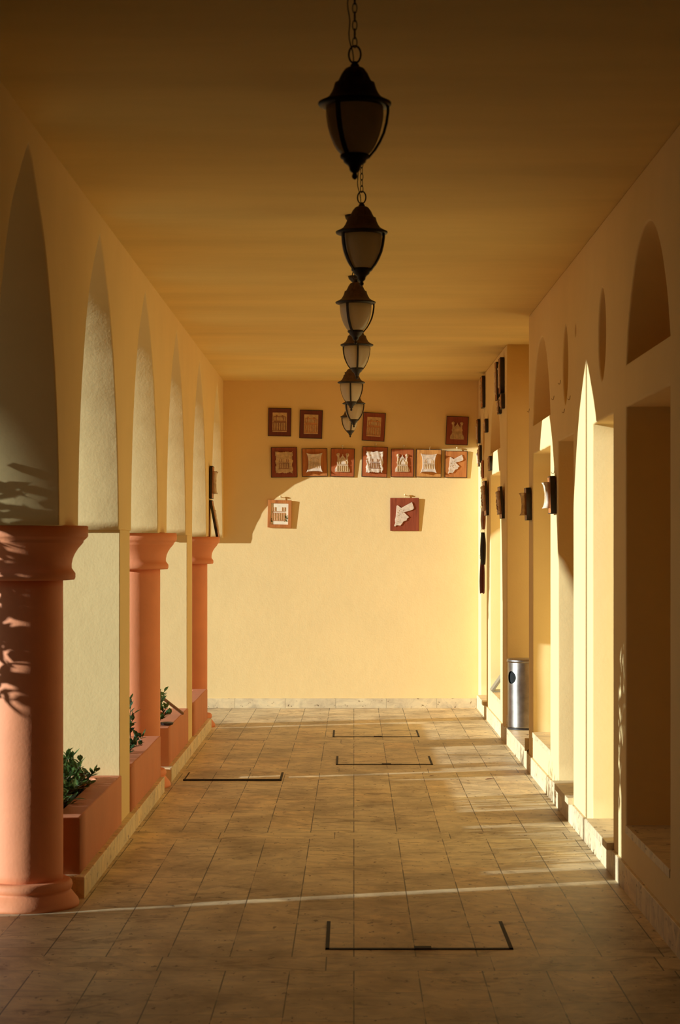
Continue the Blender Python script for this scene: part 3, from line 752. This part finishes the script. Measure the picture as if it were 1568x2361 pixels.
# things hanging at the far doorway
def pouch(y0, y1, z0, z1, x0, x1, m, label, name, cat, flare=0.0, fringe=False, seed=2):
    rnd = random.Random(seed); w = (y1-y0)/2; h = z1-z0; c = (y0+y1)/2
    t = thing(name, label, cat, (x0, c, z1)); bm = bmesh.new(); rings = []; n = 10
    for j in range(n+1):
        f = j/n; ww = w*(.9+.1*math.sin(PI*f)); th = (x1-x0)/2*(.55+flare*f+.3*math.sin(PI*f)); ring = []
        for i in range(20):
            a = 2*PI*i/20; ring.append(bm.verts.new(((x1-x0)/2+th*math.cos(a)*(1+.08*math.sin(5*a+f*4))+.0012*math.sin(f*7), ww*math.sin(a), -h*f+(rnd.uniform(-.018, .005) if fringe and j == n else 0))))
        rings.append(ring)
    for p, q in zip(rings, rings[1:]):
        for i in range(20): bm.faces.new((p[i], p[(i+1) % 20], q[(i+1) % 20], q[i]))
    bm.faces.new(rings[0]); bm.faces.new(rings[-1][::-1]); bmesh.ops.recalc_face_normals(bm, faces=bm.faces[:])
    link('body', bm, m, t, True)
    bm = bmesh.new()
    tube(bm, [(x1-x0-.004-.022*math.sin(a)-.03, 0, .012+.020*math.cos(a)) for a in [2*PI*i/14 for i in range(14)]], .0016, 6, True)
    link('wire_loop', bm, 'wire', t)
pouch(20.24, 20.42, H+.180, H+.385, 1.293, 1.352, 'leather', 'brown leather pouch, uppermost of the things hanging under the rough plaque', 'leather_pouch', 'bag')
pouch(20.26, 20.44, H-.165, H+.150, 1.291, 1.352, 'black_cloth', 'black cloth bag hanging below the brown leather pouch', 'cloth_bag', 'bag', .15)
pouch(20.46, 20.60, H-.44, H-.10, 1.300, 1.350, 'red_cloth', 'dark red fringed scarf hanging lowest, below the black cloth bag', 'fringed_scarf', 'scarf', .35, True)

# metal bin in the recess
bx, by, br = 1.474, 17.36, .140
t = thing('metal_bin', 'tall dented steel bin with round hole standing in the wall recess', 'bin', (bx, by, .14))
bm = bmesh.new()
def dent(a, z): return -.02*math.exp(-((a-4.55)/.25)**2-((z-.36)/.10)**2)+.002*math.sin(a*3+z*9)
lathe(bm, [(.138, .012)]+[(br, .02+.54*i/72) for i in range(73)]+[(.132, .562)], 180, dent)
# cut the round opening
ha = math.radians(270-57); hd = Vector((math.cos(ha), math.sin(ha), 0)); hs = Vector((-hd.y, hd.x, 0)); hz = .433
dead = [f for f in bm.faces if f.calc_center_median().dot(hd) > .03 and ((f.calc_center_median().dot(hs))**2+(f.calc_center_median().z-hz)**2)**.5 < .050]
rim_v = {v for f in dead for v in f.verts}
bmesh.ops.delete(bm, geom=dead, context='FACES')
for v in [v for v in bm.verts if v.is_boundary and v.co.dot(hd) > .03 and .1 < v.co.z < .53]:
    u = math.atan2(v.co.dot(hs), v.co.dot(hd))*br; dz = v.co.z-hz; q = math.hypot(u, dz) or 1
    u, dz = u*.052/q, dz*.052/q; an = ha+u/br; v.co = Vector((math.cos(an)*br, math.sin(an)*br, hz+dz))
link('body', bm, 'steel', t, True)
bm = bmesh.new(); lathe(bm, [(.126, .03), (.126, .55)], 48); link('liner', bm, 'dark_hole', t, True)
bm = bmesh.new(); lathe(bm, [(.136, .553), (.146, .557), (.149, .568), (.147, .580), (.138, .586), (.12, .583)], 64); link('lid_rim', bm, 'steel', t, True)
bm = bmesh.new(); lathe(bm, [(.142, 0), (.144, .004), (.142, .014)], 48); link('base_ring', bm, 'black_edge', t, True)

# folding metal stand on the far window sill
Ys = 19.45
t = thing('folding_stand', 'grey metal folding stand lying open on the far window sill', 'stand', (1.352, Ys, zs+.005))
bm = bmesh.new()
Mx = Matrix.Rotation(math.radians(-55), 4, 'Y'); box(bm, (0, -.12, 0), (.24, .12, .022), .002, Mx)
link('panel', bm, 'grey_metal', t)
bm = bmesh.new()
for i in range(5):
    lathe(bm, [(.001, -.004), (.004, 0), (.001, .004)], 8, c=(.062+.018*i*.57, -.124, .10+.018*i*.82))
link('studs', bm, 'steel', t)
bm = bmesh.new(); box(bm, (.005, -.12, 0), (.20, .12, .012), .002); link('foot_plate', bm, 'grey_metal', t)

# ------------------------------------------------------------ added tree outside, shaped to shade the near column
def tree(x, y, h, cz, rx, ry, rz, n, label, seed, L=.16, ex=2, thin=-.12):
    rr = random.Random(seed)
    t = thing('added_tree', label, 'tree', (x, y, -.03), group='trees added outside the arcade')
    bm = bmesh.new(); tube(bm, [(0, 0, 0), (.05, .02, h*.4), (-.02, .05, h)], [.075*rx, .06*rx, .03*rx], 10); link('trunk', bm, 'bark', t)
    bm = bmesh.new()
    for i in range(n):
        while True:
            p = Vector((rr.uniform(-1, 1), rr.uniform(-1, 1), rr.uniform(-1, 1)))
            if abs(p.x)**ex+abs(p.y)**ex+abs(p.z)**ex < 1 and noise.noise(p*2.4+Vector((seed, 0, 0))) > thin: break
        p = Vector((p.x*rx, p.y*ry, cz+p.z*rz))
        leaf(bm, p, Vector((rr.uniform(-1, 1), rr.uniform(-1, 1), rr.uniform(-1, .6))), Vector((rr.uniform(-1, 1), rr.uniform(-1, 1), 1)), L*rr.uniform(.7, 1.2), L*.55)
    link('crown', bm, 'leaf_dark', t)
tree(-2.85, 7.75, 1.6, 1.74, .5, 1.52, .52, 4200, 'added dense clipped tree outside the near arch shading the nearest column', 4, .10, 5, -.5)
bm = bmesh.new(); tube(bm, [(0, 0, -.03), (0, 0, 6.2)], .030, 10)  # added pole, casts a thin shadow line on the right wall
o = link('added_pole', bm, 'grey_metal'); o.location = (-8.0, 8.73, 0); tag(o, 'added thin metal pole outside the second arch, casting a shadow line', 'pole')

# ------------------------------------------------------------ light
sun = bpy.data.lights.new('sun', 'SUN'); so = bpy.data.objects.new('sun', sun); COL.objects.link(so)
sd = Vector((1, .322, -.187)).normalized()
so.rotation_euler = sd.to_track_quat('-Z', 'Y').to_euler()
sun.energy = 7.9; sun.angle = math.radians(.45); sun.color = (.85, .98, 1.04)
w = bpy.data.worlds.new('world'); S.world = w; w.use_nodes = True
bg = w.node_tree.nodes['Background']
tc = N(w.node_tree, 'ShaderNodeTexCoord'); sx = N(w.node_tree, 'ShaderNodeSeparateXYZ'); w.node_tree.links.new(tc.outputs['Generated'], sx.inputs[0])
w.node_tree.links.new(ramp(w.node_tree, sx.outputs[2], [(0, (.70, .60, .45)), (.25, (.55, .56, .52)), (1, (.25, .33, .45))]), bg.inputs[0])
bg.inputs[1].default_value = .50

S.view_settings.view_transform = 'Standard'; S.view_settings.look = 'None'; S.view_settings.gamma = 1; S.view_settings.use_curve_mapping = False
S.view_settings.exposure = -.2
S.cycles.max_bounces = 12; S.cycles.diffuse_bounces = 8; S.cycles.use_denoising = True
S.cycles.sample_clamp_indirect = 6
